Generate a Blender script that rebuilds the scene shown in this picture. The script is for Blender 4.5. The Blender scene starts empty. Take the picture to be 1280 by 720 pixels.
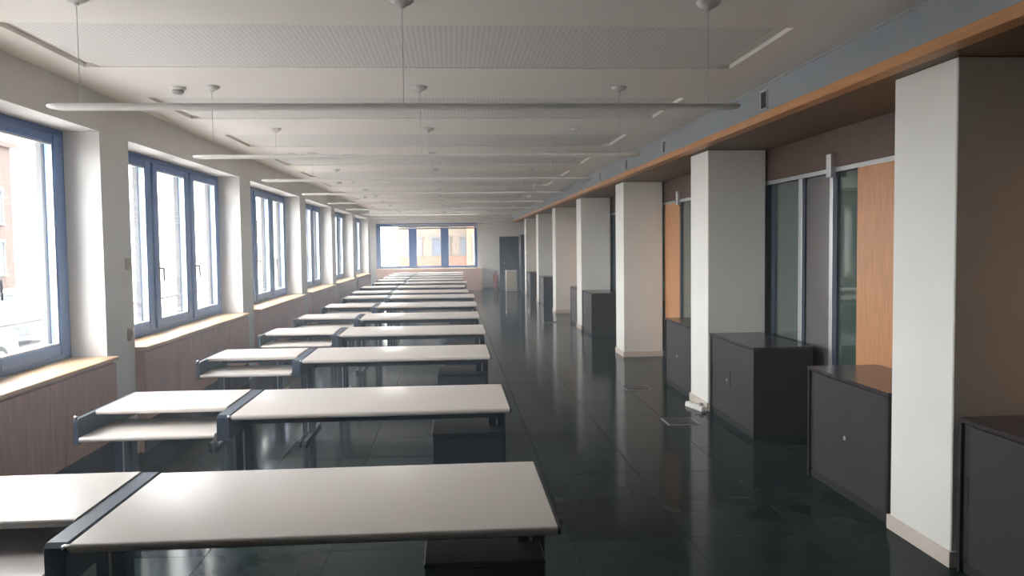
import bpy, bmesh, math, random
from mathutils import Vector, Matrix

random.seed(7)
PI = math.pi
S = bpy.context.scene
C = S.collection

# ------------------------------------------------------------------ camera
H = 1.68
YAW, PITCH, ROLL, FPX = 0.0719, 0.0515, -0.0121, 1030.0
cd = bpy.data.cameras.new('camera')
cam = bpy.data.objects.new('camera', cd)
C.objects.link(cam)
cd.sensor_width = 36.0
cd.lens = FPX / 1280 * 36.0
cd.clip_start = 0.05
cd.clip_end = 400
fw = Vector((math.sin(YAW) * math.cos(PITCH), math.cos(YAW) * math.cos(PITCH), -math.sin(PITCH)))
r0 = Vector((math.cos(YAW), -math.sin(YAW), 0))
u0 = r0.cross(fw)
rt = r0 * math.cos(ROLL) + u0 * math.sin(ROLL)
up = -r0 * math.sin(ROLL) + u0 * math.cos(ROLL)
M3 = Matrix((rt, up, -fw)).transposed()
cam.matrix_world = Matrix.Translation((0, 0, H)) @ M3.to_4x4()
S.camera = cam

# ------------------------------------------------------------------ sky and exposure
S.view_settings.view_transform = 'Standard'
S.view_settings.look = 'None'
S.view_settings.gamma = 1
S.view_settings.use_curve_mapping = False
S.view_settings.exposure = 1.75
w = bpy.data.worlds.new('overcast')
S.world = w
w.use_nodes = True
wb = w.node_tree.nodes['Background']
wb.inputs['Color'].default_value = (0.945, 0.955, 0.96, 1)
wb.inputs['Strength'].default_value = 7.0

VEIL_DENSITY = 0.016  # density of the added veil volume

# window bays of the left wall (start, end along the room), measured from the photograph
ENDS = [6.42, 10.50, 14.56, 18.30, 22.15, 26.10]
BAYS = []
for i, e in enumerate(ENDS):
    s = 2.95 if i == 0 else ENDS[i - 1] + 0.55
    BAYS.append((s, e))
XW, XF, XO = -2.62, -2.88, -3.10      # wall face, window plane, outer face
ZS, ZH, ZC = 0.85, 2.57, 2.86         # sill bottom, window head, ceiling
YB, YN = 31.75, -7.0                  # far wall, wall behind the camera


def portal(name, loc, rot, sx, sy):
    l = bpy.data.lights.new(name, 'AREA')
    l.shape = 'RECTANGLE'
    l.size, l.size_y = sx, sy
    l.cycles.is_portal = True
    o = bpy.data.objects.new(name, l)
    o.location = loc
    o.rotation_euler = rot
    C.objects.link(o)


for s, e in BAYS:
    portal('daylight_portal', (XO - 0.03, (s + e) / 2, (ZS + ZH) / 2), (0, -PI / 2, 0), ZH - ZS, e - s)
portal('daylight_portal', (-3.5, 29.15, (ZS + ZH) / 2), (0, -PI / 2, 0), ZH - ZS, 3.7)  # portal of the added, unseen side window
portal('daylight_portal', (-0.95, YB + 0.36, 1.71), (-PI / 2, 0, 0), 3.85, 1.75)


# ------------------------------------------------------------------ helpers
class MB:
    def __init__(self):
        self.b = bmesh.new()

    def box(self, x0, x1, y0, y1, z0, z1, bev=0.0, seg=1):
        b = self.b
        v = [b.verts.new((x, y, z)) for x in (x0, x1) for y in (y0, y1) for z in (z0, z1)]
        f = []
        for q in ((0, 1, 3, 2), (4, 6, 7, 5), (0, 4, 5, 1), (2, 3, 7, 6), (0, 2, 6, 4), (1, 5, 7, 3)):
            f.append(b.faces.new([v[k] for k in q]))
        if bev > 0:
            es = list({e for q in f for e in q.edges})
            bmesh.ops.bevel(b, geom=es, offset=bev, segments=seg, affect='EDGES', profile=0.5)
        return self

    def prism(self, prof, axis, a0, a1):
        # prof: list of 2-tuples in the plane perpendicular to axis
        b = self.b

        def P(p, a):
            return {0: (a, p[0], p[1]), 1: (p[0], a, p[1]), 2: (p[0], p[1], a)}[axis]
        A = [b.verts.new(P(p, a0)) for p in prof]
        B = [b.verts.new(P(p, a1)) for p in prof]
        n = len(prof)
        b.faces.new(A)
        b.faces.new(B[::-1])
        for i in range(n):
            b.faces.new((A[i], B[i], B[(i + 1) % n], A[(i + 1) % n]))
        return self

    def tube(self, p0, p1, r0, r1=None, n=12):
        b = self.b
        r1 = r0 if r1 is None else r1
        p0, p1 = Vector(p0), Vector(p1)
        d = (p1 - p0).normalized()
        a = Vector((0, 0, 1)) if abs(d.z) < 0.9 else Vector((1, 0, 0))
        u = d.cross(a).normalized()
        v = d.cross(u)
        A, B = [], []
        for i in range(n):
            t = 2 * PI * i / n
            k = u * math.cos(t) + v * math.sin(t)
            A.append(b.verts.new(p0 + k * r0))
            B.append(b.verts.new(p1 + k * r1))
        b.faces.new(A)
        b.faces.new(B[::-1])
        for i in range(n):
            b.faces.new((A[i], B[i], B[(i + 1) % n], A[(i + 1) % n]))
        return self

    def lathe(self, prof, loc=(0, 0, 0), n=20, axis=2):
        b = self.b
        rings = []
        for r, h in prof:
            ring = []
            for i in range(n):
                t = 2 * PI * i / n
                p = (r * math.cos(t), r * math.sin(t), h)
                if axis == 0:
                    p = (h, p[0], p[1])
                if axis == 1:
                    p = (p[0], h, p[1])
                ring.append(b.verts.new((p[0] + loc[0], p[1] + loc[1], p[2] + loc[2])))
            rings.append(ring)
        for k in range(len(rings) - 1):
            for i in range(n):
                b.faces.new((rings[k][i], rings[k][(i + 1) % n], rings[k + 1][(i + 1) % n], rings[k + 1][i]))
        b.faces.new(rings[0][::-1])
        b.faces.new(rings[-1])
        return self

    def build(self, name, mat, parent=None, smooth=None):
        b = self.b
        bmesh.ops.remove_doubles(b, verts=b.verts, dist=1e-6)
        bmesh.ops.recalc_face_normals(b, faces=b.faces)
        me = bpy.data.meshes.new(name)
        b.to_mesh(me)
        b.free()
        if smooth:
            me.shade_smooth()
            me.set_sharp_from_angle(angle=math.radians(smooth))
        me.materials.append(mat)
        o = bpy.data.objects.new(name, me)
        C.objects.link(o)
        if parent:
            o.parent = parent
        return o


def empty(name, loc=(0, 0, 0), rz=0):
    o = bpy.data.objects.new(name, None)
    o.empty_display_size = 0.1
    o.location = loc
    o.rotation_euler = (0, 0, rz)
    C.objects.link(o)
    return o


def tag(o, label=None, cat=None, group=None, kind=None):
    if label:
        o['label'] = label
    if cat:
        o['category'] = cat
    if group:
        o['group'] = group
    if kind:
        o['kind'] = kind
    return o


def dup(o, parent=None):
    c = o.copy()
    C.objects.link(c)
    if parent:
        c.parent = parent
    for ch in list(o.children):
        dup(ch, c)
    return c


ORD = ['first', 'second', 'third', 'fourth', 'fifth', 'sixth', 'seventh', 'eighth', 'ninth', 'tenth',
       'eleventh', 'twelfth', 'thirteenth', 'fourteenth']


def rect_round(x0, x1, z0, z1, r, n=4):
    # rounded rectangle profile, counter-clockwise
    pts = []
    for cx, cz, a in ((x1 - r, z0 + r, -90), (x1 - r, z1 - r, 0), (x0 + r, z1 - r, 90), (x0 + r, z0 + r, 180)):
        for k in range(n + 1):
            t = math.radians(a + 90 * k / n)
            pts.append((cx + r * math.cos(t), cz + r * math.sin(t)))
    return pts


# ------------------------------------------------------------------ materials
def srgb(r, g, b):
    def f(c):
        c /= 255.0
        return c / 12.92 if c <= 0.04045 else ((c + 0.055) / 1.055) ** 2.4
    return (f(r), f(g), f(b), 1)


def mat(name, col, rough=0.5, metal=0.0, spec=0.5, noise=0.0, nscale=8.0, bump=0.0, bscale=60.0, stretch=None, coat=0.0):
    m = bpy.data.materials.new(name)
    m.use_nodes = True
    nt = m.node_tree
    p = nt.nodes['Principled BSDF']
    p.inputs['Base Color'].default_value = col
    p.inputs['Roughness'].default_value = rough
    p.inputs['Metallic'].default_value = metal
    p.inputs['Specular IOR Level'].default_value = spec
    if coat:
        p.inputs['Coat Weight'].default_value = coat
        p.inputs['Coat Roughness'].default_value = 0.15
    tc = nt.nodes.new('ShaderNodeTexCoord')
    mp = nt.nodes.new('ShaderNodeMapping')
    nt.links.new(tc.outputs['Object'], mp.inputs['Vector'])
    if stretch:
        mp.inputs['Scale'].default_value = stretch
    if noise > 0:
        n = nt.nodes.new('ShaderNodeTexNoise')
        n.inputs['Scale'].default_value = nscale
        n.inputs['Detail'].default_value = 6
        nt.links.new(mp.outputs['Vector'], n.inputs['Vector'])
        r = nt.nodes.new('ShaderNodeValToRGB')
        r.color_ramp.elements[0].position = 0.3
        r.color_ramp.elements[1].position = 0.7
        r.color_ramp.elements[0].color = tuple(c * (1 - noise) for c in col[:3]) + (1,)
        r.color_ramp.elements[1].color = tuple(min(1, c * (1 + noise)) for c in col[:3]) + (1,)
        nt.links.new(n.outputs['Fac'], r.inputs['Fac'])
        nt.links.new(r.outputs['Color'], p.inputs['Base Color'])
    if bump > 0:
        n2 = nt.nodes.new('ShaderNodeTexNoise')
        n2.inputs['Scale'].default_value = bscale
        n2.inputs['Detail'].default_value = 3
        nt.links.new(mp.outputs['Vector'], n2.inputs['Vector'])
        bp = nt.nodes.new('ShaderNodeBump')
        bp.inputs['Strength'].default_value = bump
        bp.inputs['Distance'].default_value = 0.01
        nt.links.new(n2.outputs['Fac'], bp.inputs['Height'])
        nt.links.new(bp.outputs['Normal'], p.inputs['Normal'])
    return m


def glass_mat(name, tint, refl=1.0, base=0.0, basecol=(0.1, 0.12, 0.11, 1)):
    m = bpy.data.materials.new(name)
    m.use_nodes = True
    nt = m.node_tree
    for n in list(nt.nodes):
        nt.nodes.remove(n)
    out = nt.nodes.new('ShaderNodeOutputMaterial')
    tr = nt.nodes.new('ShaderNodeBsdfTransparent')
    tr.inputs['Color'].default_value = tint
    gl = nt.nodes.new('ShaderNodeBsdfGlossy')
    gl.inputs['Roughness'].default_value = 0.02
    fr = nt.nodes.new('ShaderNodeLayerWeight')
    pw = nt.nodes.new('ShaderNodeMath')
    pw.operation = 'POWER'
    pw.inputs[1].default_value = 5.0
    nt.links.new(fr.outputs['Facing'], pw.inputs[0])
    mu = nt.nodes.new('ShaderNodeMath')
    mu.operation = 'MULTIPLY_ADD'
    mu.use_clamp = True
    mu.inputs[1].default_value = 0.9 * refl
    mu.inputs[2].default_value = 0.04 * refl
    mx = nt.nodes.new('ShaderNodeMixShader')
    nt.links.new(pw.outputs[0], mu.inputs[0])
    nt.links.new(mu.outputs[0], mx.inputs['Fac'])
    src = tr
    if base > 0:
        df = nt.nodes.new('ShaderNodeBsdfDiffuse')
        df.inputs['Color'].default_value = basecol
        m2 = nt.nodes.new('ShaderNodeMixShader')
        m2.inputs['Fac'].default_value = base
        nt.links.new(tr.outputs[0], m2.inputs[1])
        nt.links.new(df.outputs[0], m2.inputs[2])
        src = m2
    nt.links.new(src.outputs[0], mx.inputs[1])
    nt.links.new(gl.outputs[0], mx.inputs[2])
    nt.links.new(mx.outputs[0], out.inputs['Surface'])
    return m


def perforated_mat(name, col, pitch, dot):
    m = mat(name, col, 0.6)
    nt = m.node_tree
    p = nt.nodes['Principled BSDF']
    tc = nt.nodes['Texture Coordinate']
    sc = nt.nodes.new('ShaderNodeVectorMath')
    sc.operation = 'SCALE'
    sc.inputs['Scale'].default_value = 1 / pitch
    fr = nt.nodes.new('ShaderNodeVectorMath')
    fr.operation = 'FRACTION'
    sb = nt.nodes.new('ShaderNodeVectorMath')
    sb.operation = 'SUBTRACT'
    sb.inputs[1].default_value = (0.5, 0.5, 0)
    ml = nt.nodes.new('ShaderNodeVectorMath')
    ml.operation = 'MULTIPLY'
    ml.inputs[1].default_value = (1, 1, 0)
    ln = nt.nodes.new('ShaderNodeVectorMath')
    ln.operation = 'LENGTH'
    lt = nt.nodes.new('ShaderNodeMath')
    lt.operation = 'LESS_THAN'
    lt.inputs[1].default_value = dot
    mx = nt.nodes.new('ShaderNodeMix')
    mx.data_type = 'RGBA'
    mx.inputs['A'].default_value = col
    mx.inputs['B'].default_value = tuple(c * 0.78 for c in col[:3]) + (1,)
    L = nt.links.new
    L(tc.outputs['Object'], sc.inputs[0])
    L(sc.outputs[0], fr.inputs[0])
    L(fr.outputs[0], sb.inputs[0])
    L(sb.outputs[0], ml.inputs[0])
    L(ml.outputs[0], ln.inputs[0])
    L(ln.outputs['Value'], lt.inputs[0])
    L(lt.outputs[0], mx.inputs['Factor'])
    L(mx.outputs['Result'], p.inputs['Base Color'])
    return m


def tile_mat():
    m = mat('stone_tile', (0.03, 0.038, 0.038, 1), 0.2)
    nt = m.node_tree
    p = nt.nodes['Principled BSDF']
    L = nt.links.new
    tc = nt.nodes['Texture Coordinate']
    oi = nt.nodes.new('ShaderNodeObjectInfo')
    ad = nt.nodes.new('ShaderNodeVectorMath')
    ad.operation = 'MULTIPLY_ADD'
    ad.inputs[1].default_value = (1, 1, 1)
    cx = nt.nodes.new('ShaderNodeCombineXYZ')
    ml = nt.nodes.new('ShaderNodeMath')
    ml.operation = 'MULTIPLY'
    ml.inputs[1].default_value = 37.0
    L(oi.outputs['Random'], ml.inputs[0])
    L(ml.outputs[0], cx.inputs['Z'])
    L(tc.outputs['Object'], ad.inputs[0])
    L(cx.outputs[0], ad.inputs[2])
    n = nt.nodes.new('ShaderNodeTexNoise')
    n.inputs['Scale'].default_value = 3.5
    n.inputs['Detail'].default_value = 7
    n.inputs['Distortion'].default_value = 1.2
    L(ad.outputs[0], n.inputs['Vector'])
    r = nt.nodes.new('ShaderNodeValToRGB')
    e = r.color_ramp.elements
    e[0].position, e[0].color = 0.3, (0.011, 0.019, 0.019, 1)
    e[1].position, e[1].color = 0.75, (0.022, 0.033, 0.032, 1)
    L(n.outputs['Fac'], r.inputs['Fac'])
    p.inputs['IOR'].default_value = 1.11
    hv = nt.nodes.new('ShaderNodeHueSaturation')
    mr = nt.nodes.new('ShaderNodeMapRange')
    mr.inputs['To Min'].default_value = 0.75
    mr.inputs['To Max'].default_value = 1.3
    L(oi.outputs['Random'], mr.inputs['Value'])
    L(mr.outputs['Result'], hv.inputs['Value'])
    L(r.outputs['Color'], hv.inputs['Color'])
    L(hv.outputs['Color'], p.inputs['Base Color'])
    rr = nt.nodes.new('ShaderNodeMapRange')
    rr.inputs['To Min'].default_value = 0.08
    rr.inputs['To Max'].default_value = 0.17
    L(n.outputs['Fac'], rr.inputs['Value'])
    L(rr.outputs['Result'], p.inputs['Roughness'])
    return m


M = dict(
    wall=mat('wall_plaster', (0.74, 0.73, 0.71, 1), 0.85, noise=0.03, nscale=3, bump=0.05, bscale=90),
    pillar=mat('pillar_plaster', (0.80, 0.79, 0.75, 1), 0.75, noise=0.03, nscale=2, bump=0.04, bscale=70),
    ceil=mat('ceiling_paint', (0.83, 0.80, 0.755, 1), 0.85, noise=0.02, nscale=2),
    panel=perforated_mat('perforated_sheet', (0.76, 0.74, 0.72, 1), 0.03, 0.3),
    fascia=mat('fascia_shaded_plaster', (0.30, 0.325, 0.35, 1), 0.8, noise=0.02, nscale=3),  # plaster with its shade put into the base colour
    skirt=mat('skirting_paint', (0.66, 0.58, 0.51, 1), 0.5, noise=0.04, nscale=5),
    beech=mat('beech_veneer', srgb(196, 142, 100), 0.4, noise=0.14, nscale=7, stretch=(6, 6, 0.6)),
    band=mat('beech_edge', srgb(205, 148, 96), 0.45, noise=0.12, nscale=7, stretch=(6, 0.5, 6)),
    soffit=mat('beech_soffit_shaded', srgb(116, 94, 70), 0.5, noise=0.12, nscale=7, stretch=(6, 0.5, 6)),  # same beech, darkened to carry the soffit's shade in its colour
    down=mat('walnut_panel', srgb(92, 70, 60), 0.5, noise=0.12, nscale=7, stretch=(6, 0.5, 6)),
    cab=mat('red_beech_front', srgb(206, 164, 146), 0.5, noise=0.14, nscale=6, stretch=(5, 5, 0.5)),
    sill=mat('beech_sill', srgb(216, 180, 140), 0.35, noise=0.14, nscale=6, stretch=(6, 0.5, 6)),
    frame=mat('blue_grey_frame', srgb(82, 114, 168), 0.4, noise=0.04, nscale=4),
    lam=mat('white_laminate', (0.60, 0.545, 0.50, 1), 0.3, spec=0.5, noise=0.015, nscale=3),
    dark=mat('anthracite_metal', srgb(46, 58, 76), 0.45, noise=0.06, nscale=9),
    darkp=mat('anthracite_plastic', srgb(50, 60, 76), 0.5, noise=0.05, nscale=9),
    ped=mat('pedestal_steel', srgb(42, 50, 62), 0.45, noise=0.05, nscale=9),
    side=mat('sideboard_brown', srgb(52, 46, 50), 0.45, noise=0.1, nscale=9, stretch=(1, 1, 0.3)),
    sidetop=mat('sideboard_top', srgb(62, 56, 58), 0.22, noise=0.1, nscale=9),
    sideend=mat('sideboard_end', srgb(30, 31, 36), 0.45, noise=0.1, nscale=9),
    black=mat('black_parts_gap_shade', (0.012, 0.012, 0.014, 1), 0.6, noise=0.1),  # black finish of small parts; also painted shade in door gaps
    chrome=mat('chrome', (0.75, 0.76, 0.78, 1), 0.16, metal=1.0, noise=0.04),
    alu=mat('aluminium', (0.62, 0.63, 0.64, 1), 0.35, metal=0.6, noise=0.04),
    white=mat('white_lacquer', (0.78, 0.76, 0.72, 1), 0.4, noise=0.02),
    stone=mat('facade_stone', (0.12, 0.12, 0.122, 1), 0.8, noise=0.06, nscale=6),
    grey=mat('grey_plastic', (0.38, 0.38, 0.38, 1), 0.5, noise=0.05),
    lampw=mat('lamp_white', (0.86, 0.84, 0.81, 1), 0.55, noise=0.01),
    roseg=mat('rose_grey', (0.62, 0.61, 0.60, 1), 0.5, noise=0.04),
    red=mat('extinguisher_red', srgb(150, 40, 38), 0.35, noise=0.05),
    cream=mat('cream_box', srgb(196, 184, 166), 0.5, noise=0.04),
    screed=mat('joint_mortar', (0.014, 0.018, 0.018, 1), 0.8, noise=0.1),
    tile=tile_mat(),
    carpet=mat('office_carpet', (0.12, 0.125, 0.13, 1), 0.95, noise=0.2, nscale=90),
    office=mat('office_paint', (0.66, 0.64, 0.63, 1), 0.85, noise=0.03),
    asphalt=mat('street_asphalt', (0.20, 0.20, 0.21, 1), 0.9, noise=0.2, nscale=20),
    pave=mat('pale_paving', (0.34, 0.33, 0.32, 1), 0.9, noise=0.1, nscale=10),
    brownf=mat('brown_render', srgb(72, 58, 52), 0.9, noise=0.1, nscale=2),
    whitef=mat('white_render', (0.80, 0.78, 0.75, 1), 0.9, noise=0.06, nscale=2),
    beigef=mat('beige_render', srgb(114, 106, 97), 0.9, noise=0.08, nscale=2),
    orange=mat('terracotta_cladding', srgb(124, 88, 72), 0.8, noise=0.12, nscale=4),
    greyf=mat('blue_grey_render', (0.050, 0.054, 0.066, 1), 0.9, noise=0.1, nscale=2),
    carw=mat('silver_car_paint', (0.11, 0.112, 0.115, 1), 0.2, noise=0.02, coat=0.6),
    carg=mat('grey_car_paint', (0.05, 0.055, 0.06, 1), 0.25, noise=0.02, coat=0.6),
    glassd=mat('dark_window_glass', (0.10, 0.12, 0.15, 1), 0.08, noise=0.1),
    tyre=mat('tyre_rubber', (0.02, 0.02, 0.02, 1), 0.8, noise=0.1),
    wglass=glass_mat('window_glass', (0.97, 0.98, 0.985, 1)),
    gglass=glass_mat('green_glass', (0.62, 0.76, 0.71, 1), refl=1.9, base=0.16, basecol=(0.30, 0.40, 0.36, 1)),
    sglass=glass_mat('satin_glass', (0.55, 0.63, 0.60, 1), refl=1.0, base=0.45, basecol=(0.22, 0.26, 0.25, 1)),
    opal=mat('frosted_lilac_panel', (0.13, 0.12, 0.12, 1), 0.35, noise=0.03),
)

M['lam'].node_tree.nodes['Principled BSDF'].inputs['IOR'].default_value = 1.4

# ------------------------------------------------------------------ floor
TP, TG = 0.675, 0.003
TX0, TY0 = 0.65 - 5 * TP, -2.2
floor = MB().box(-3.2, 3.16, YN, YB + 0.1, -0.12, -0.006).build('floor', M['screed'])
tag(floor, kind='structure')
NXT = 9
NYT = int((YB - TY0) / TP) + 1


def tile_bm(b, x0, y0, x1, y1):
    c = 0.0015
    b.prism([(x0, y0), (x1, y0), (x1, y1), (x0, y1)], 2, -0.006, -0.002)
    # chamfered upper rim
    bb = b.b
    lo = [bb.verts.new(p) for p in ((x0, y0, -0.002), (x1, y0, -0.002), (x1, y1, -0.002), (x0, y1, -0.002))]
    hi = [bb.verts.new(p) for p in ((x0 + c, y0 + c, 0), (x1 - c, y0 + c, 0), (x1 - c, y1 - c, 0), (x0 + c, y1 - c, 0))]
    bb.faces.new(hi)
    for i in range(4):
        bb.faces.new((lo[i], lo[(i + 1) % 4], hi[(i + 1) % 4], hi[i]))


cells = []
for j in range(NYT):
    for i in range(NXT):
        x0, y0 = TX0 + i * TP, TY0 + j * TP
        x1, y1 = min(x0 + TP, 3.15), min(y0 + TP, YB)
        if x1 - x0 < 0.1 or y1 - y0 < 0.05:
            continue
        cells.append((x0, y0, x1, y1))
# the 290 that show largest: the nearest ones in front of the camera
vis = sorted([c for c in cells if c[3] > 2.2], key=lambda c: c[1])
near = vis[:290]
far = [c for c in cells if c not in near]
tile_mesh = {}
for (x0, y0, x1, y1) in near:
    key = (round(x1 - x0, 3), round(y1 - y0, 3))
    if key not in tile_mesh:
        b = MB()
        tile_bm(b, TG / 2, TG / 2, key[0] - TG / 2, key[1] - TG / 2)
        o = b.build('tile', M['tile'], floor)
        tile_mesh[key] = o.data
    else:
        o = bpy.data.objects.new('tile', tile_mesh[key])
        C.objects.link(o)
        o.parent = floor
    o.location = (x0, y0, 0)
b = MB()
for (x0, y0, x1, y1) in far:
    tile_bm(b, x0 + TG / 2, y0 + TG / 2, x1 - TG / 2, y1 - TG / 2)
o = b.build('distant_tiles', M['tile'], floor)
tag(o, kind='stuff')
tag(MB().box(3.16, 6.3, YN, YB + 0.1, -0.12, 0.0).build('floor_office', M['carpet']), kind='structure')

# ------------------------------------------------------------------ ceiling with recessed perforated panels
PX0, PX1 = -2.34, 1.9
PAN = [(2.33 + 2.16 * k, 3.39 + 2.16 * k) for k in range(13)]
b = MB()
b.box(-3.3, PX0, YN, YB + 0.1, ZC, 2.93)
b.box(PX1, 2.36, YN, YB + 0.1, ZC, 2.93)
yy = YN
for s, e in PAN:
    b.box(PX0, PX1, yy, s, ZC, 2.93)
    yy = e
b.box(PX0, PX1, yy, YB + 0.1, ZC, 2.93)
b.box(PX0, PX1, YN, YB + 0.1, ZC + 0.028, 2.97)
ceiling = tag(b.build('ceiling', M['ceil']), kind='structure')
pm = None
for s, e in PAN:
    if pm is None:
        o = MB().box(PX0 + 0.095, PX1 - 0.095, 0.0015, e - s - 0.0015, 0, 0.015).build('perforated_panel', M['panel'], ceiling)
        pm = o.data
    else:
        o = bpy.data.objects.new('perforated_panel', pm)
        C.objects.link(o)
        o.parent = ceiling
    o.location = (0, s, ZC + 0.004)
tag(MB().box(3.2, 6.3, YN, YB + 0.1, 2.62, 2.7).build('ceiling_office', M['office']), kind='structure')

# ------------------------------------------------------------------ left wall
b = MB()
edges = [YN]
for s, e in BAYS:
    b.box(XO, XW, edges[-1], s, 0, ZC)            # pier
    b.box(XO, XW, s, e, ZH, ZC)                   # lintel
    b.box(XO, XF - 0.02, s, e, 0, ZS + 0.03)      # parapet
    edges.append(e)
b.box(XO, XW, edges[-1], edges[-1] + 0.55, 0, ZC)
EY = edges[-1]
b.box(-3.46, -3.17, EY + 0.55, 27.3, 0, ZC)
b.box(-3.46, -3.17, 31.0, YB + 0.1, 0, ZC)
b.box(-3.46, -3.17, 27.3, 31.0, ZH, ZC)
b.box(-3.46, -3.27, 27.3, 31.0, 0, ZS + 0.03)
b.box(-3.35, XO, edges[-1] + 0.45, edges[-1] + 0.55, 0, ZC)
tag(b.build('wall_left', M['wall']), kind='structure')

# wall behind the camera
tag(MB().box(-3.1, 6.3, YN - 0.12, YN, 0, 2.93).build('wall_front', M['wall']), kind='structure')

# far wall with window opening
FX0, FX1, FZ0, FZ1 = -2.88, 0.97, 0.86, 2.57
b = MB()
b.box(-3.35, FX0, YB, YB + 0.3, 0, ZC)
b.box(FX1, 6.3, YB, YB + 0.3, 0, ZC)
b.box(FX0, FX1, YB, YB + 0.3, 0, FZ0)
b.box(FX0, FX1, YB, YB + 0.3, FZ1, ZC)
tag(b.build('wall_back', M['wall']), kind='structure')
b = MB()
b.box(1.16, 1.84, YB - 0.015, YB, 0, 0.08)
tag(b.build('baseboard_back', M['darkp']), kind='structure')


# ------------------------------------------------------------------ windows
def handle_mesh(name, parent, y, z, x):
    b = MB()
    b.box(x, x + 0.012, y - 0.015, y + 0.015, z - 0.07, z + 0.07, 0.003)
    b.tube((x + 0.005, y, z + 0.035), (x + 0.055, y, z + 0.035), 0.010, n=10)
    b.tube((x + 0.052, y, z + 0.040), (x + 0.052, y + 0.01, z - 0.09), 0.010, 0.008, n=10)
    return b.build('handle', M['grey'], parent, 40)


def make_window(n, s, e):
    root = tag(empty('window_%d' % n, (XF, s, ZS + 0.03)), kind='structure')
    L = e - s
    Z0, Z1 = 0.0, ZH - ZS - 0.03
    b = MB()
    j = 0.10
    b.box(-0.06, 0.0, 0.0, j, Z0, Z1, 0.006)
    b.box(-0.06, 0.0, L - j, L, Z0, Z1, 0.006)
    b.box(-0.06, 0.0, j, L - j, Z1 - 0.06, Z1, 0.006)
    b.box(-0.06, 0.0, j, L - j, Z0, Z0 + 0.05, 0.006)
    sw = (L - 0.4) / 3
    for k in (1, 2):
        y = j + k * sw + (k - 1) * 0.1
        b.box(-0.06, 0.0, y, y + 0.1, Z0 + 0.05, Z1 - 0.06, 0.006)
    b.build('window_frame', M['frame'], root)
    for k in range(3):
        y0 = j + k * (sw + 0.1)
        y1 = y0 + sw
        q = 0.108
        zz0, zz1 = Z0 + 0.05, Z1 - 0.06
        b = MB()
        b.box(-0.045, 0.022, y0 - 0.015, y0 + q, zz0 - 0.012, zz1 + 0.012, 0.008)
        b.box(-0.045, 0.022, y1 - q, y1 + 0.015, zz0 - 0.012, zz1 + 0.012, 0.008)
        b.box(-0.045, 0.022, y0 + q, y1 - q, zz0 - 0.012, zz0 + 0.07, 0.008)
        b.box(-0.045, 0.022, y0 + q, y1 - q, zz1 - 0.055, zz1 + 0.012, 0.008)
        sash = b.build('sash', M['frame'], root)
        MB().box(-0.022, -0.016, y0 + q - 0.004, y1 - q + 0.004, zz0 + 0.066, zz1 - 0.051).build('glass_pane', M['wglass'], sash)
        b = MB()
        for t in (y0 + q, y1 - q - 0.012):
            b.box(-0.012, 0.012, t, t + 0.012, zz0 + 0.07, zz1 - 0.055)
        for t in (zz0 + 0.07, zz1 - 0.067):
            b.box(-0.012, 0.012, y0 + q + 0.012, y1 - q - 0.012, t, t + 0.012)
        b.build('glazing_bead', M['alu'], sash)
        handle_mesh('handle', sash, y0 + 0.045, 0.585, 0.022)
    # pale mullions of the outer facade, right outside the sashes
    for k in range(4):
        y = -0.0 if k == 0 else (L - 0.20 if k == 3 else j + k * sw + (k - 1) * 0.1 - 0.08)
        wd = 0.20 if k in (0, 3) else 0.26
        MB().box(-0.118, -0.0605, y + 0.001, y + wd - 0.001, 0.02, Z1 - 0.002, 0.01).build('outer_mullion', M['stone'], root)
    b = MB()
    b.tube((-0.135, 0.0, 0.30), (-0.135, L, 0.30), 0.011, n=8)
    b.build('guard_rail', M['grey'], root)
    return root


for i, (s, e) in enumerate(BAYS):
    make_window(i + 1, s, e)
make_window(8, 27.3, 31.0).location.x = -3.22  # unseen window, added to throw daylight on the far wall

# far window
root = tag(empty('window_7', (FX0, YB, FZ0)), kind='structure')
L, Z1 = FX1 - FX0, FZ1 - FZ0
b = MB()
for x, x2 in ((0, 0.12), (L - 0.06, L)):
    b.box(x, x2, 0.05, 0.13, 0, Z1, 0.006)
b.box(0.12, L - 0.06, 0.05, 0.13, Z1 - 0.07, Z1, 0.006)
b.box(0.12, L - 0.06, 0.05, 0.13, 0, 0.03, 0.006)
muls = [1.28, 2.50]
for x in muls:
    b.box(x, x + 0.20, 0.05, 0.13, 0.03, Z1 - 0.07, 0.006)
b.build('window_frame', M['frame'], root)
px = [(0.12, 1.28), (1.48, 2.50), (2.70, L - 0.06)]
for x, x2 in px:
    b = MB()
    q = 0.05
    b.box(x, x + q, 0.035, 0.12, 0.03, Z1 - 0.07, 0.006)
    b.box(x2 - q, x2, 0.035, 0.12, 0.03, Z1 - 0.07, 0.006)
    b.box(x + q, x2 - q, 0.035, 0.12, 0.03, 0.03 + q, 0.006)
    b.box(x + q, x2 - q, 0.035, 0.12, Z1 - 0.07 - q, Z1 - 0.07, 0.006)
    sash = b.build('sash', M['frame'], root)
    MB().box(x + q - 0.004, x2 - q + 0.004, 0.08, 0.086, 0.03 + q - 0.004, Z1 - 0.066 - q).build('glass_pane', M['wglass'], sash)
    MB().box(x + q, x2 - q, 0.16, 0.19, Z1 - 0.22, Z1 - 0.185).build('outer_transom', M['stone'], root)

# ------------------------------------------------------------------ wooden cabinets under the windows
XC = -2.55


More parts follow.
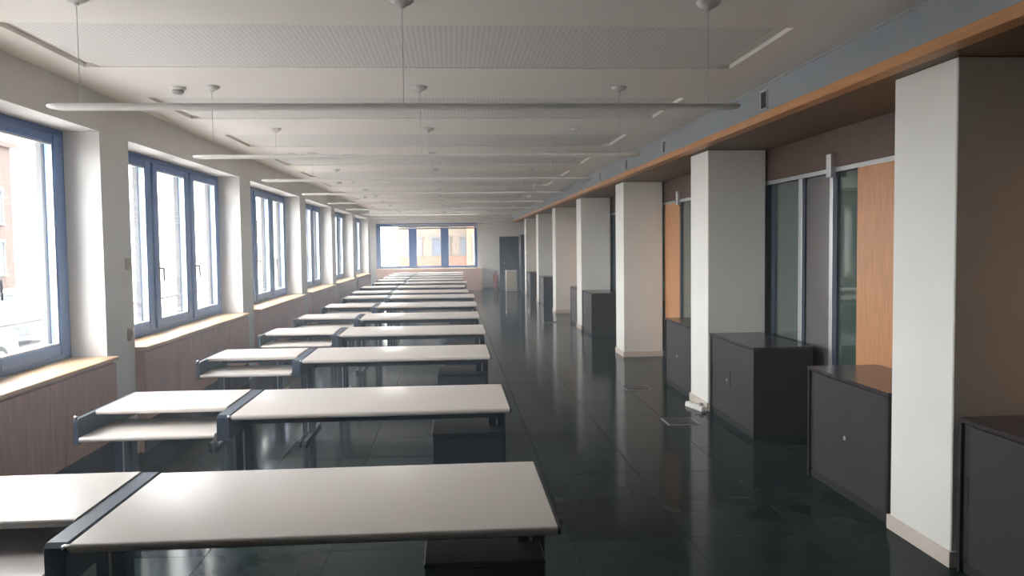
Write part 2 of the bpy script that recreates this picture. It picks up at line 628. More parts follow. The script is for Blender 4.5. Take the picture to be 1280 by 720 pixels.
def sill_cabinet(s, e, label, group):
    root = tag(empty('sill_cabinet', (XC, s, 0)), label, 'cabinet', group)
    L = e - s
    a, c = 0.004, L - 0.004
    MB().box(XF - XC + 0.002, -0.025, a, c, 0.0, ZS - 0.001).build('carcass', M['cab'], root)
    n = 4
    pw = (c - a) / n
    for k in range(n):
        MB().box(-0.0245, -0.004, a + k * pw + 0.003, a + (k + 1) * pw - 0.003, 0.26, ZS - 0.02, 0.002).build('door_panel', M['cab'], root)
    MB().box(-0.0245, -0.018, a, c, 0.0, 0.256).build('plinth', M['black'], root)
    b = MB()
    b.prism(rect_round(XF - XC + 0.003, 0.018, ZS, ZS + 0.029, 0.008, 3), 1, a - 0.0, c)
    b.build('sill_board', M['sill'], root, 40)
    return root


LEFTCAB = ['beech-topped wooden cabinet under the window nearest the camera',
           'wooden sill cabinet under the second window from the camera',
           'wooden sill cabinet under the third window from the camera',
           'wooden sill cabinet under the fourth window from the camera',
           'wooden sill cabinet under the fifth window from the camera',
           'wooden sill cabinet under the last window of the left wall']
for i, (s, e) in enumerate(BAYS):
    sill_cabinet(s, e, LEFTCAB[i], 'wooden cabinets under the left windows')

root = tag(empty('sill_cabinet', (FX0, YB, 0)), 'low wooden cabinet under the wide window of the far wall', 'cabinet')
L = 1.14 - FX0
MB().box(0.0, L, -0.255, -0.003, 0, 0.80).build('carcass', M['cab'], root)
for k in range(5):
    MB().box(k * L / 5 + 0.003, (k + 1) * L / 5 - 0.003, -0.275, -0.2555, 0.06, 0.79, 0.002).build('door_panel', M['cab'], root)
MB().box(-0.0, L + 0.01, -0.285, -0.003, 0.801, 0.83, 0.004).build('sill_board', M['sill'], root)

# ------------------------------------------------------------------ right side: bulkhead, pillars, partition
XB, ZSOF = 2.345, 2.595
tag(MB().box(XB + 0.005, XB + 0.12, YN, YB, 2.655, 2.93).build('wall_right', M['fascia']), kind='structure')
tag(MB().box(XB, XB + 0.1, YN, YB, ZSOF, 2.655, 0.002).build('trim_1', M['band']), kind='structure')
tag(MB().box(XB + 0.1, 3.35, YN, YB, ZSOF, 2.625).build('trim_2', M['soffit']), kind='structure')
XP = 3.15
tag(MB().box(XP - 0.01, XP + 0.06, YN, YB, 2.29, ZSOF).build('trim_3', M['down']), kind='structure')
# thin grey strip painted as the shadow line where ceiling meets fascia
tag(MB().box(XB - 0.004, XB + 0.005, YN, YB, ZC - 0.010, ZC - 0.001).build('shade_line', M['grey']), kind='structure')

PY = [3.984 + 4.028 * k for k in range(7)]
PW = 0.585
XPIL = 2.527


def pillar(y, z=None):
    root = tag(empty('pillar', (XPIL, y, 0)), kind='structure')
    MB().box(0, PW, 0, PW, 0, ZSOF - 0.001, 0.006).build('shaft', M['pillar'], root)
    b = MB()
    t, h = 0.014, 0.085
    b.box(-t, -0.0005, -t, PW + t, 0.001, h, 0.002)
    b.box(0, PW, -t, -0.0005, 0.001, h, 0.002)
    b.box(0, PW, PW + 0.0005, PW + t, 0.001, h, 0.002)
    b.build('skirting', M['skirt'], root)
    return root


for y in PY + [PY[0] - 4.028]:
    pillar(y)

# partition: per bay a list of (y0, y1, kind)
part = tag(empty('glass_partition', (XP, 0, 0)), kind='structure')


def pane(y0, y1, m, name='glass_pane', z0=0.05, z1=2.24, x0=0.018, x1=0.028):
    return MB().box(x0, x1, y0, y1, z0, z1).build(name, M[m], part)


def mullion(y0, y1, m='alu', z0=0.0, z1=2.25, name='mullion', x0=0.0, x1=0.05):
    return MB().box(x0, x1, y0, y1, z0, z1, 0.003).build(name, M[m], part)


MB().box(-0.005, 0.05, YN, YB, 2.25, 2.289, 0.003).build('head_rail', M['alu'], part)
MB().box(-0.003, 0.05, YN, YB, 0.001, 0.05, 0.003).build('floor_rail', M['alu'], part)
for k in range(-1, 7):
    p0 = PY[0] + 4.028 * k            # near pillar front of this bay
    if k < 0:
        p0 = PY[0] - 4.028
    if k % 2 == 0:
        pane(p0 + 0.60, p0 + 1.60, 'beech', 'wood_panel', 0.05, 2.25, -0.002, 0.04)
        pane(p0 + 1.60, p0 + 2.235, 'beech', 'wood_panel', 0.05, 2.25, -0.002, 0.04)
        pane(p0 + 2.24, p0 + 2.58, 'gglass')
        mullion(p0 + 2.58, p0 + 2.66, 'darkp')
        mullion(p0 + 2.66, p0 + 2.72, 'alu')
        MB().box(-0.05, 0.0, p0 + 2.60, p0 + 2.68, 2.21, 2.40, 0.004).build('head_bracket', M['alu'], part)
        pane(p0 + 2.72, p0 + 3.20, 'opal', 'frosted_panel')
        mullion(p0 + 3.20, p0 + 3.26, 'darkp')
        mullion(p0 + 3.26, p0 + 3.34, 'alu')
        pane(p0 + 3.34, p0 + 3.88, 'sglass')
        mullion(p0 + 3.88, p0 + 3.98, 'darkp')
    else:
        pane(p0 + 0.60, p0 + 1.8, 'gglass')
        mullion(p0 + 1.8, p0 + 1.86)
        pane(p0 + 1.86, p0 + 3.17, 'gglass')
        mullion(p0 + 3.17, p0 + 3.23, 'darkp')
        MB().box(-0.05, 0.0, p0 + 3.19, p0 + 3.27, 2.21, 2.40, 0.004).build('head_bracket', M['alu'], part)
        pane(p0 + 3.23, p0 + 4.02, 'beech', 'wood_panel', 0.05, 2.25, -0.002, 0.04)
# office behind the partition
tag(MB().box(6.2, 6.3, YN, YB, 0, 2.62).build('wall_office', M['office']), kind='structure')
tag(MB().box(3.25, 6.2, 8.36, 8.44, 0, 2.62).build('wall_crossing', M['office']), kind='structure')


# ------------------------------------------------------------------ desks
def top_profile(y0, y1, z0, z1, rf=0.012, n=5):
    return rect_round(y0, y1, z0, z1, rf, n)


def leg(parent, x, z1, depth, zl=None):
    """column on a twin tube foot; all in the parent's frame (y from 0 to depth)"""
    yc = depth * 0.5
    b = MB()
    b.box(x - 0.052, x - 0.006, yc - 0.05, yc + 0.05, 0.032, zl or z1, 0.006)
    b.box(x + 0.004, x + 0.052, yc - 0.05, yc + 0.05, 0.032, z1, 0.006)
    col = b.build('leg', M['dark'], parent)
    MB().box(x - 0.0055, x + 0.0035, yc - 0.044, yc + 0.044, 0.05, (zl or z1) - 0.02).build('leg_insert', M['alu'], col)
    for dx in (-0.027, 0.027):
        f = MB().tube((x + dx, 0.02, 0.022), (x + dx, depth - 0.04, 0.022), 0.021, n=14).build('foot_tube', M['chrome'], col, 40)
        for a, c in ((0.005, 0.0195), (depth - 0.0395, depth - 0.025)):
            MB().tube((x + dx, a, 0.022), (x + dx, c, 0.022), 0.0205, n=14).build('foot_cap', M['darkp'], col, 40)
    return col


def make_desk():
    W, D, ZT = 1.60, 0.86, 0.735
    r = empty('desk')
    MB().prism(top_profile(0, D, ZT - 0.030, ZT, 0.0135), 0, 0.010, W - 0.006).build('desk_top', M['lam'], r, 50)
    MB().prism(top_profile(0.002, D - 0.002, ZT - 0.029, ZT - 0.001, 0.012), 0, W - 0.0055, W + 0.004).build('edge_band', M['black'], r, 50)
    b = MB()
    b.box(0.03, W - 0.03, 0.155, 0.195, ZT - 0.085, ZT - 0.031, 0.003)
    b.box(0.03, W - 0.03, D - 0.195, D - 0.155, ZT - 0.085, ZT - 0.031, 0.003)
    b.box(0.03, 0.07, 0.195, D - 0.195, ZT - 0.085, ZT - 0.031, 0.003)
    b.box(W - 0.07, W - 0.03, 0.195, D - 0.195, ZT - 0.085, ZT - 0.031, 0.003)
    b.build('frame', M['dark'], r)
    leg(r, -0.022, ZT - 0.0855, D, ZT - 0.1505)
    leg(r, W - 0.06, ZT - 0.0855, D)
    b = MB()
    b.lathe([(0.004, 0), (0.012, 0.003), (0.014, 0.010), (0.012, 0.017), (0.004, 0.02)], (-0.005, 0.014, ZT - 0.022), 14)
    b.build('corner_knob', M['chrome'], r, 50)
    return r


def make_side():
    # frame: x from -0.87 (outer end) to 0 (desk side); y from 0 (front) to 0.86
    D, ZT = 0.86, 0.735
    r = empty('side_desk')
    MB().prism(top_profile(0.23, D, ZT - 0.028, ZT, 0.0130), 0, -0.845, -0.086).build('upper_top', M['lam'], r, 50)
    MB().prism(top_profile(-0.02, 0.50, ZT - 0.135, ZT - 0.108, 0.0125), 0, -0.838, -0.092).build('lower_shelf', M['lam'], r, 50)
    prof = [(0.0, ZT - 0.15), (D, ZT - 0.15), (D, ZT - 0.006), (0.02, ZT - 0.006), (0.0, ZT - 0.02)]
    MB().prism(prof, 0, -0.875, -0.848).build('end_panel', M['dark'], r)
    MB().prism([(p[0], p[1]) for p in prof], 0, -0.082, -0.014).build('end_panel', M['dark'], r)
    MB().box(-0.838, -0.092, 0.62, 0.66, ZT - 0.10, ZT - 0.029, 0.003).build('cross_rail', M['dark'], r)
    MB().box(-0.0135, 0.034, 0.60, 0.64, ZT - 0.08, ZT - 0.035, 0.003).build('link_bracket', M['dark'], r)
    leg(r, -0.755, ZT - 0.1355, D)
    for x in (-0.862,):
        b = MB()
        b.lathe([(0.004, 0), (0.013, 0.004), (0.015, 0.012), (0.013, 0.02), (0.004, 0.024)], (x, 0.016, ZT - 0.012), 14)
        b.build('corner_knob', M['chrome'], r, 50)
    return r


def make_pedestal():
    W, D, Z = 0.43, 0.56, 0.55
    r = empty('drawer_pedestal')
    MB().box(0, W, 0, D, 0.05, Z - 0.02, 0.004).build('body', M['ped'], r)
    MB().box(-0.004, W + 0.004, -0.004, D + 0.004, Z - 0.0195, Z, 0.004).build('top', M['ped'], r)
    for z0, z1 in ((0.06, 0.30), (0.305, 0.42), (0.425, 0.525)):
        d = MB().box(0.006, W - 0.006, D + 0.0005, D + 0.018, z0, z1, 0.003).build('drawer', M['ped'], r)
        MB().box(W / 2 - 0.06, W / 2 + 0.06, D + 0.0185, D + 0.03, z1 - 0.03, z1 - 0.018, 0.003).build('handle', M['alu'], d)
    for x in (0.05, W - 0.05):
        for y in (0.06, D - 0.06):
            b = MB()
            b.lathe([(0.012, -0.01), (0.024, -0.008), (0.024, 0.008), (0.012, 0.01)], (x, y, 0.0245), 14, axis=0)
            b.box(x - 0.014, x + 0.014, y - 0.012, y + 0.012, 0.045, 0.0495)
            b.build('castor', M['black'], r, 40)
    return r


ROWS = [(2.70, 0.345), (4.74, 0.325), (7.02, 0.315), (9.03, 0.36), (11.03, 0.36), (13.2, 0.39), (15.45, 0.41),
        (17.25, 0.34), (19.4, 0.30), (21.6, 0.38), (23.55, 0.31), (25.4, 0.33), (27.4, 0.35), (29.4, 0.38)]
pd = make_desk()
psd = make_side()
pp = make_pedestal()
for i, (y, xr) in enumerate(ROWS):
    d = pd if i == 0 else dup(pd)
    d.location = (xr - 1.60, y, 0)
    s = psd if i == 0 else dup(psd)
    s.location = (xr - 1.60, y + 0.03, 0)
    if i == 0:
        a = 'white-topped office desk nearest the camera, cut by the bottom edge of the photo'
        c = 'white two-level side desk beside the nearest desk, with a bright window sheen'
    elif i == len(ROWS) - 1:
        a = 'white-topped desk in the last row, just before the far wall cabinet'
        c = 'white side desk of the last row, just before the far wall cabinet'
    else:
        a = 'white-topped desk on dark legs in the %s row from the camera' % ORD[i]
        c = 'white two-level side desk on the window side of the %s row from the camera' % ORD[i]
    tag(d, a, 'desk', 'white desks in one long file')
    tag(s, c, 'side desk', 'two-level side desks by the windows')
    if i < 6:
        q = pp if i == 0 else dup(pp)
        q.location = (-0.13 + (xr - 0.33), y + 0.20, 0)
        tag(q, ('dark drawer pedestal under the right end of the nearest desk' if i == 0 else
                'dark drawer pedestal under the right end of the desk in the %s row' % ORD[i]), 'pedestal', 'drawer pedestals under the desks')


# ------------------------------------------------------------------ sideboards along the pillars
def make_sideboard(L, single=False):
    D, Z = 0.52, 0.79
    r = empty('sideboard')
    t = 0.022
    b = MB()
    b.box(0.035, D, t, L - t, 0.06, Z - 0.024)
    b.build('carcass', M['sideend'], r)
    MB().box(0, D, 0, t - 0.0005, 0.0, Z - 0.024, 0.002).build('end_panel', M['sideend'], r)
    MB().box(0, D, L - t + 0.0005, L, 0.0, Z - 0.024, 0.002).build('end_panel', M['sideend'], r)
    MB().box(-0.004, D, -0.002, L + 0.002, Z - 0.0235, Z, 0.003).build('top', M['sidetop'], r)
    MB().box(0.02, 0.0345, t, L - t, 0.0, 0.058).build('plinth', M['black'], r)
    h = L / 2
    doors = [(t + 0.004, h + 0.02, 0.003), (h + 0.04, L - t - 0.004, 0.014)]
    if single:
        doors = [(t + 0.004, L - t - 0.07, 0.003)]
    for k, (a, c, x) in enumerate(doors):
        d = MB().box(x, x + 0.012, a, c, 0.066, Z - 0.03, 0.002).build('sliding_door', M['side'], r)
        hy = c + 0.006 if single else c - 0.03
        MB().box(x - 0.006, x - 0.0005, hy, hy + 0.018, 0.34, 0.50, 0.002).build('handle', M['black'], d)
        if not single and k == 0:
            continue
        ly = h - 0.02 if single else a + 0.07
        MB().lathe([(0.004, 0.0), (0.015, 0.002), (0.015, 0.008), (0.006, 0.010)], (x - 0.0105, ly, 0.40), 12, axis=0).build('lock', M['alu'], d, 40)
    if not single:
        MB().box(0.027, 0.0345, h + 0.0205, h + 0.0395, 0.066, Z - 0.03).build('shutter_slot', M['black'], r)  # black strip painting the shade in the gap between the doors
    if single:
        MB().box(0.018, 0.0345, L - t - 0.069, L - t - 0.0005, 0.066, Z - 0.03).build('shutter_slot', M['black'], r)
    return r


SB = [
    (PY[0] - 1.20, 1.16, 'dark brown sideboard in the lower right corner, in front of the nearest pillar'),
    (PY[0] + 0.63, 1.10, 'dark sideboard just behind the nearest pillar, with a small round lock on its door'),
    (PY[1] - 1.23, 1.19, 'dark brown sideboard standing against the near side of the second pillar'),
    (PY[1] + 0.63, 1.09, 'dark sideboard right behind the second pillar, before the third'),
    (PY[3] - 1.12, 1.09, 'dark sideboard against the near side of the fourth pillar'),
    (PY[3] + 0.63, 0.95, 'dark sideboard peeking out from behind the fourth pillar'),
    (PY[5] - 1.22, 1.18, 'dark sideboard against the near side of the sixth pillar'),
    (PY[6] - 1.24, 1.20, 'dark sideboard against the near side of the seventh, farthest pillar'),
]
for k, (y, L, lab) in enumerate(SB):
    r = make_sideboard(L, k in (0, 1, 3, 5))
    r.location = (2.535, y, 0)
    tag(r, lab, 'sideboard', 'dark sideboards between the pillars')


# ------------------------------------------------------------------ pendant light bars
def make_bar():
    r = empty('pendant_light_bar')
    x0, x1 = -1.86, 1.42
    prof = [(0.052 * math.cos(PI + PI * k / 12), 0.016 + 0.016 * math.sin(PI + PI * k / 12)) for k in range(13)]
    prof += [(0.050, 0.022), (0.042, 0.0265), (-0.042, 0.0265), (-0.050, 0.022)]
    MB().prism(prof, 0, x0 + 0.05, x1 - 0.05).build('light_housing', M['lampw'], r, 50)
    for a, c in ((x0 + 0.0495, x0), (x1 - 0.0495, x1)):
        b = MB()
        bb = b.b
        A = [bb.verts.new((a, p[0], p[1])) for p in prof]
        B = [bb.verts.new((c, p[0] * 0.7, 0.016 + (p[1] - 0.012) * 0.6)) for p in prof]
        bb.faces.new(A)
        bb.faces.new(B[::-1])
        for i in range(len(prof)):
            bb.faces.new((A[i], B[i], B[(i + 1) % len(prof)], A[(i + 1) % len(prof)]))
        b.build('end_cap', M['lampw'], r, 50)
    top = ZC - 2.335
    for x in (-1.72, -0.22, 1.27):
        MB().tube((x, 0, 0.0275), (x, 0, top - 0.045), 0.0018, n=8).build('cable', M['alu'], r)
        MB().lathe([(0.010, top - 0.044), (0.014, top - 0.034), (0.040, top - 0.026), (0.055, top - 0.014), (0.058, top - 0.001)],
                   (x, 0, 0), 20).build('ceiling_rose', M['roseg'], r, 40)
    return r


pb = make_bar()
NB = 13
for k in range(NB):
    o = pb if k == 0 else dup(pb)
    o.location = (0, 4.02 + 2.16 * k, 2.335)
    if k == 0:
        lab = 'long white pendant light bar nearest the camera, hung on thin cables'
    elif k == NB - 1:
        lab = 'white pendant light bar farthest away, next to the far wall'
    else:
        lab = 'long white pendant light bar, %s from the camera' % ORD[k]
    tag(o, lab, 'pendant light', 'white light bars under the ceiling')

# smoke detectors
pdt = None
for k in range(4):
    y = 6.22 + 4.32 * k
    if pdt is None:
        r = empty('smoke_detector')
        MB().lathe([(0.055, -0.001), (0.055, -0.018), (0.05, -0.022)], (0, 0, 0), 20).build('base', M['white'], r, 40)
        MB().lathe([(0.040, -0.0225), (0.042, -0.036), (0.030, -0.050), (0.012, -0.054)], (0, 0, 0), 20).build('sensor_head', M['grey'], r, 40)
        pdt = r
    else:
        r = dup(pdt)
    r.location = (-1.97, y, ZC)
    tag(r, 'round smoke detector on the ceiling beside the rose of the %s light bar' % ORD[1 + 2 * k], 'smoke detector', 'smoke detectors on the ceiling')

# air vents on the grey fascia
pv = None
for k, y in enumerate((6.08, 9.0, 10.95, 12.95, 14.5, 16.8)):
    if pv is None:
        r = empty('air_vent')
        b = MB()
        b.box(-0.008, 0.0, -0.07, 0.07, -0.075, -0.060, 0.001)
        b.box(-0.008, 0.0, -0.07, 0.07, 0.060, 0.075, 0.001)
        b.box(-0.008, 0.0, -0.07, -0.055, -0.060, 0.060, 0.001)
        b.box(-0.008, 0.0, 0.055, 0.07, -0.060, 0.060, 0.001)
        b.build('frame', M['alu'], r)
        MB().box(-0.002, 0.0, -0.055, 0.055, -0.060, 0.060).build('backing', M['black'], r)
        for q in range(5):
            MB().box(-0.007, -0.0022, -0.055, 0.055, -0.052 + q * 0.024, -0.046 + q * 0.024).build('slat', M['darkp'], r)
        pv = r
    else:
        r = dup(pv)
    r.location = (XB + 0.004, y, 2.745)
    tag(r, 'small square air vent in the grey fascia, %s from the camera' % ORD[k], 'vent', 'air vents in the fascia')

# ------------------------------------------------------------------ floor boxes, power strip
pf = None
for y, lab in ((7.57, 'square floor box lid beside the second pillar'), (9.42, 'square floor box lid between second and third pillars'),
               (17.74, 'small dark floor box lid far down the aisle beyond the fourth pillar')):
    if pf is None:
        r = empty('floor_box')
        b = MB()
        b.box(-0.15, 0.15, -0.15, -0.135, 0.0005, 0.006, 0.001)
        b.box(-0.15, 0.15, 0.135, 0.15, 0.0005, 0.006, 0.001)
        b.box(-0.15, -0.135, -0.135, 0.135, 0.0005, 0.006, 0.001)
        b.box(0.135, 0.15, -0.135, 0.135, 0.0005, 0.006, 0.001)
        b.build('frame', M['grey'], r)
        MB().box(-0.131, 0.131, -0.131, 0.131, 0.0005, 0.009, 0.002).build('lid', M['sideend'], r)
        MB().box(-0.04, 0.04, -0.118, -0.10, 0.0091, 0.013, 0.001).build('grip', M['black'], r)
        pf = r
    else:
        r = dup(pf)
    r.location = (2.12, y, 0)
    tag(r, lab, 'floor box', 'floor boxes in the aisle')

r = tag(empty('power_strip', (2.455, 8.17, 0), math.radians(12)), 'white power strip with grey plug on the floor at the second pillar', 'power strip')
MB().prism([(-0.035, 0.0), (0.035, 0.0), (0.028, 0.045), (-0.028, 0.045)], 1, -0.17, 0.17).build('housing', M['white'], r)
for k in range(3):
    MB().lathe([(0.019, 0.0452), (0.019, 0.047), (0.016, 0.0475)], (0, -0.10 + k * 0.09, 0), 14).build('socket', M['grey'], r, 40)
MB().box(-0.018, 0.018, -0.118, -0.082, 0.0478, 0.075, 0.004).build('plug', M['grey'], r)
b = MB()
pts = [Vector((0, -0.17, 0.012)), Vector((-0.03, -0.24, 0.006)), Vector((-0.10, -0.28, 0.005)), Vector((-0.17, -0.26, 0.005)), Vector((-0.2, -0.33, 0.005))]
for a, c in zip(pts, pts[1:]):
    b.tube(a, c, 0.004, n=8)
b.build('cord', M['grey'], r)

# small boxes on the first pier
for z, h, lab in ((1.57, 0.10, 'small pale thermostat high on the pier between the two nearest windows'),
                  (1.00, 0.10, 'small pale wall socket low on the pier between the two nearest windows')):
    r = tag(empty('wall_box', (XW, 6.86, z)), lab, 'wall box', 'small boxes on the window pier')
    MB().box(0.0005, 0.022, -0.04, 0.04, -h / 2, h / 2, 0.004).build('cover', M['cream'], r)
    MB().box(0.0225, 0.027, -0.018, 0.018, -0.02, 0.02, 0.002).build('face', M['grey'], r)

# ------------------------------------------------------------------ far end of the room
def door_leaf():
    r = tag(empty('door_1', (1.87, YB, 0)), kind='structure')
    MB().box(0, 0.70, -0.045, -0.003, 0.005, 1.98, 0.004).build('leaf', M['dark'], r)
    b = MB()
    b.box(-0.05, -0.002, -0.03, -0.003, 0, 2.03)
    b.box(0.702, 0.75, -0.03, -0.003, 0, 2.03)
    b.box(-0.002, 0.702, -0.03, -0.003, 1.984, 2.03)
    b.build('door_frame', M['darkp'], r)
    h = MB()
    h.tube((0.06, -0.0455, 1.02), (0.06, -0.09, 1.02), 0.009, n=8)
    h.tube((0.06, -0.085, 1.02), (0.16, -0.085, 1.02), 0.009, n=8)
    h.build('handle', M['alu'], r)


door_leaf()

r = tag(empty('tall_cabinet', (2.45, 29.35, 0)), 'tall dark cabinet behind the farthest pillar, left of it the door', 'cabinet')
MB().box(0.02, 0.62, 0, 0.9, 0.05, 2.04, 0.004).build('carcass', M['sideend'], r)
MB().box(0.0, 0.0195, 0.004, 0.447, 0.06, 2.03, 0.002).build('door', M['ped'], r)
MB().box(0.0, 0.0195, 0.453, 0.896, 0.06, 2.03, 0.002).build('door', M['ped'], r)
MB().box(0.03, 0.62, 0.01, 0.89, 0.0, 0.0495).build('plinth', M['black'], r)
MB().box(0.0, 0.64, -0.004, 0.904, 2.0405, 2.06, 0.003).build('top', M['sideend'], r)

r = tag(empty('small_cabinet', (1.94, 29.8, 0)), 'small cream cabinet standing in front of the dark far door', 'cabinet')
MB().box(0, 0.40, 0, 0.45, 0.02, 0.75, 0.005).build('body', M['cream'], r)
MB().box(-0.006, 0.406, -0.006, 0.456, 0.7505, 0.775, 0.004).build('top', M['white'], r)
d = MB().box(0.012, 0.388, -0.016, -0.0005, 0.05, 0.74, 0.003).build('door', M['cream'], r)
MB().box(0.34, 0.36, -0.026, -0.0165, 0.5, 0.6, 0.002).build('handle', M['alu'], d)
MB().box(0.02, 0.38, 0.02, 0.43, 0.0, 0.0195).build('plinth', M['black'], r)

r = tag(empty('fire_extinguisher', (1.66, YB - 0.14, 0)), 'red fire extinguisher standing by the far wall, left of the dark door', 'fire extinguisher')
MB().lathe([(0.075, 0.03), (0.085, 0.045), (0.085, 0.50), (0.075, 0.55), (0.045, 0.60), (0.03, 0.615)], (0, 0, 0), 20).build('cylinder', M['red'], r, 40)
MB().lathe([(0.085, 0.0), (0.088, 0.01), (0.088, 0.0295)], (0, 0, 0), 20).build('foot_ring', M['black'], r, 40)
b = MB()
b.lathe([(0.022, 0.6155), (0.022, 0.66)], (0, 0, 0), 12)
b.box(-0.02, 0.10, -0.012, 0.012, 0.66, 0.675, 0.003)
b.box(-0.02, 0.09, -0.012, 0.012, 0.70, 0.715, 0.003)
b.box(-0.02, 0.01, -0.012, 0.012, 0.675, 0.70)
b.build('valve', M['black'], r)
b = MB()
hp = [Vector((-0.022, 0, 0.64)), Vector((-0.08, -0.02, 0.63)), Vector((-0.105, -0.03, 0.55)), Vector((-0.10, -0.03, 0.35)), Vector((-0.096, -0.02, 0.25))]
for a, c in zip(hp, hp[1:]):
    b.tube(a, c, 0.009, n=8)
b.build('hose', M['black'], r)

# ------------------------------------------------------------------ thin scatter volume added to stand in for lens veil
hm = bpy.data.materials.new('lens_veil_volume')
hm.use_nodes = True
nt = hm.node_tree
nt.nodes.remove(nt.nodes['Principled BSDF'])
vs = nt.nodes.new('ShaderNodeVolumeScatter')
vs.inputs['Color'].default_value = (0.80, 0.90, 1.0, 1)
vs.inputs['Density'].default_value = VEIL_DENSITY
vs.inputs['Anisotropy'].default_value = 0.5
nt.links.new(vs.outputs[0], nt.nodes['Material Output'].inputs['Volume'])
tag(MB().box(XF - 0.1, 6.25, YN - 0.05, YB + 0.2, -0.08, 2.9).build('lens_veil', hm), kind='stuff')

# ------------------------------------------------------------------ outside: street, buildings, cars
ZG = -0.8
tag(MB().box(-100, 60, -60, 160, ZG - 0.3, ZG).build('street', M['pave']), kind='structure')
tag(MB().box(-12.6, -7.2, -40, 110, ZG, ZG + 0.012).build('roadway', M['asphalt']), kind='structure')


def building(name, lab, x0, x1, y0, y1, h, m, cols, rows, face, base=None):
    """face 'x': windows on the side x1 (towards the room); face 'y': on the side y0"""
    r = tag(empty(name, (0, 0, ZG)), lab, 'building', None)
    MB().box(x0, x1, y0, y1, 0.02, h).build('wall', M[m], r)
    MB().box(x0 - 0.3, x1 + 0.3, y0 - 0.3, y1 + 0.3, h + 0.005, h + 0.35).build('cornice', M[m], r)
    n0, n1 = (y0, y1) if face == 'x' else (x0, x1)
    st = (n1 - n0) / cols
    for i in range(cols):
        for j in range(rows):
            c = n0 + (i + 0.5) * st
            z0 = 1.1 + j * 3.4
            hw = min(0.62, st * 0.28)
            b = MB()
            if face == 'x':
                b.box(x1 + 0.002, x1 + 0.10, c - hw - 0.15, c - hw, z0 - 0.1, z0 + 2.0)
                b.box(x1 + 0.002, x1 + 0.10, c + hw, c + hw + 0.15, z0 - 0.1, z0 + 2.0)
                b.box(x1 + 0.002, x1 + 0.14, c - hw - 0.2, c + hw + 0.2, z0 + 2.0, z0 + 2.2)
                b.box(x1 + 0.002, x1 + 0.18, c - hw - 0.2, c + hw + 0.2, z0 - 0.25, z0 - 0.1)
                b.box(x1 + 0.002, x1 + 0.06, c - 0.03, c + 0.03, z0 - 0.1, z0 + 2.0)
            else:
                b.box(c - hw - 0.15, c - hw, y0 - 0.10, y0 - 0.002, z0 - 0.1, z0 + 2.0)
                b.box(c + hw, c + hw + 0.15, y0 - 0.10, y0 - 0.002, z0 - 0.1, z0 + 2.0)
                b.box(c - hw - 0.2, c + hw + 0.2, y0 - 0.14, y0 - 0.002, z0 + 2.0, z0 + 2.2)
                b.box(c - hw - 0.2, c + hw + 0.2, y0 - 0.18, y0 - 0.002, z0 - 0.25, z0 - 0.1)
                b.box(c - 0.03, c + 0.03, y0 - 0.06, y0 - 0.002, z0 - 0.1, z0 + 2.0)
            f = b.build('window', M['stone'], r)
            g = MB()
            if face == 'x':
                g.box(x1 + 0.002, x1 + 0.03, c - hw + 0.001, c - 0.031, z0 - 0.099, z0 + 1.999)
                g.box(x1 + 0.002, x1 + 0.03, c + 0.031, c + hw - 0.001, z0 - 0.099, z0 + 1.999)
            else:
                g.box(c - hw + 0.001, c - 0.031, y0 - 0.03, y0 - 0.002, z0 - 0.099, z0 + 1.999)
                g.box(c + 0.031, c + hw - 0.001, y0 - 0.03, y0 - 0.002, z0 - 0.099, z0 + 1.999)
            g.build('pane', M['glassd'], f)
    if base:
        if face == 'y':
            MB().box(x0 - 0.02, x1 + 0.02, y0 - 0.22, y0 - 0.19, 0.02, 1.75).build('base_band', M[base], r)
        else:
            MB().box(x1 + 0.185, x1 + 0.22, y0, y1, 0.02, 0.8).build('base_band', M[base], r)
    return r


building('building', 'brownish building across the street, seen in the nearest window at left', -40, -30, 34, 59.0, 9.5, 'brownf', 6, 2, 'x')
building('building', 'pale building across the street beyond the square, seen in the third window', -44, -29, 122, 145, 9, 'whitef', 8, 2, 'x')
building('building', 'beige building facing the far window of the room', -4.0, 4.4, 62, 70, 12, 'beigef', 4, 3, 'y', 'orange')
building('building', 'terracotta building at the right edge of the far window', 1.05, 12, 56, 61, 12, 'orange', 5, 3, 'y')

building('building', 'grey blue building at the end of the street, seen in the fourth window', -17.5, -9.0, 86, 96, 9, 'greyf', 4, 2, 'y')


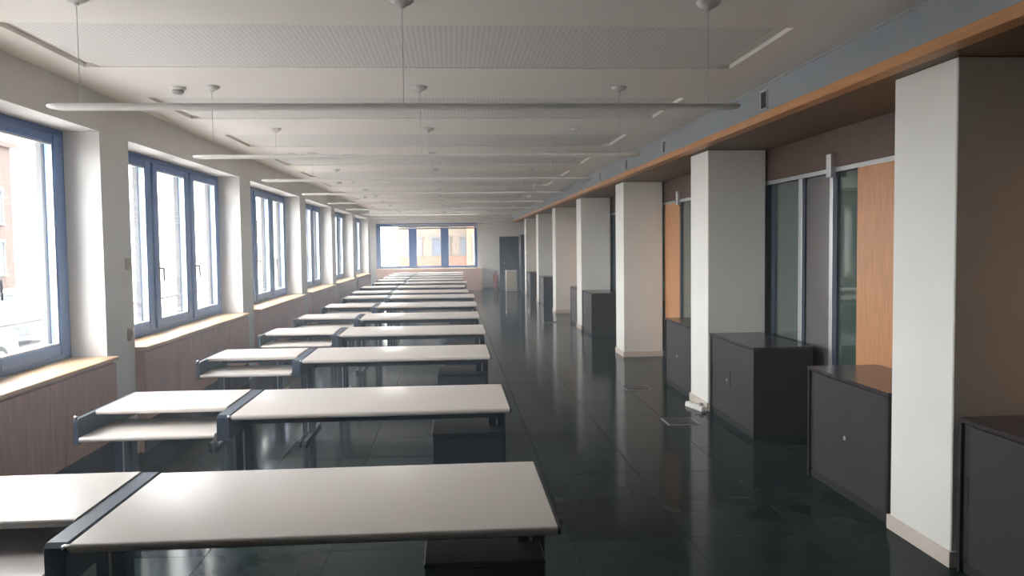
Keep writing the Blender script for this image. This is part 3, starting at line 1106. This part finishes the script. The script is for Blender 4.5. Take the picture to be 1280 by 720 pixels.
def car(name, lab, loc, rz, paint):
    r = tag(empty(name, loc, rz), lab, 'car', 'parked cars')
    # side outline of the body (length along y), then cabin
    W = 0.84
    body = [(-2.05, 0.28), (-2.10, 0.55), (-2.00, 0.80), (-1.0, 0.92), (1.55, 0.95), (2.02, 0.86), (2.08, 0.5), (2.02, 0.28)]
    bb = MB()
    bb.prism(body, 0, -W, W)
    bmesh.ops.bevel(bb.b, geom=list(bb.b.edges), offset=0.06, segments=3, affect='EDGES', profile=0.5)
    bb.build('body', M[paint], r, 50)

    def cab(z0, z1, yb0, yb1, yt0, yt1, wb, wt, name, m, par):
        q = MB()
        v = q.b.verts
        lo = [v.new(p) for p in ((-wb, yb0, z0), (wb, yb0, z0), (wb, yb1, z0), (-wb, yb1, z0))]
        hi = [v.new(p) for p in ((-wt, yt0, z1), (wt, yt0, z1), (wt, yt1, z1), (-wt, yt1, z1))]
        q.b.faces.new(lo[::-1])
        q.b.faces.new(hi)
        for i in range(4):
            q.b.faces.new((lo[i], lo[(i + 1) % 4], hi[(i + 1) % 4], hi[i]))
        bmesh.ops.bevel(q.b, geom=list(q.b.edges), offset=0.03, segments=2, affect='EDGES', profile=0.5)
        return q.build(name, m, par, 50)
    cab(0.90, 1.36, -1.0, 1.75, -0.35, 1.30, 0.76, 0.60, 'windows', M['glassd'], r)
    cab(1.352, 1.44, -0.42, 1.36, -0.25, 1.20, 0.63, 0.55, 'roof', M[paint], r)
    for y in (-1.35, 1.30):
        for sx in (-1, 1):
            q = MB().lathe([(0.20, -0.10), (0.30, -0.09), (0.31, 0.0), (0.30, 0.09), (0.20, 0.10)], (sx * 0.78, y, 0.31), 20, axis=0)
            wl = q.build('wheel', M['tyre'], r, 40)
            MB().lathe([(0.17, -0.108), (0.19, -0.1005), (0.19, 0.1005), (0.17, 0.108)], (sx * 0.78, y, 0.31), 16, axis=0).build('rim', M['alu'], wl, 40)
    for sx in (-0.6, 0.6):
        MB().box(sx - 0.16, sx + 0.16, -2.115, -2.06, 0.62, 0.74, 0.01).build('headlight', M['alu'], r)
    MB().box(-0.80, 0.80, 2.072, 2.11, 0.40, 0.55, 0.01).build('bumper', M['grey'], r)


car('car', 'light silver car parked outside the nearest window', (-9.75, 15.5, ZG + 0.013), 0, 'carw')
car('car', 'grey car parked farther down the street outside', (-11.8, 22.2, ZG + 0.013), 0, 'carg')
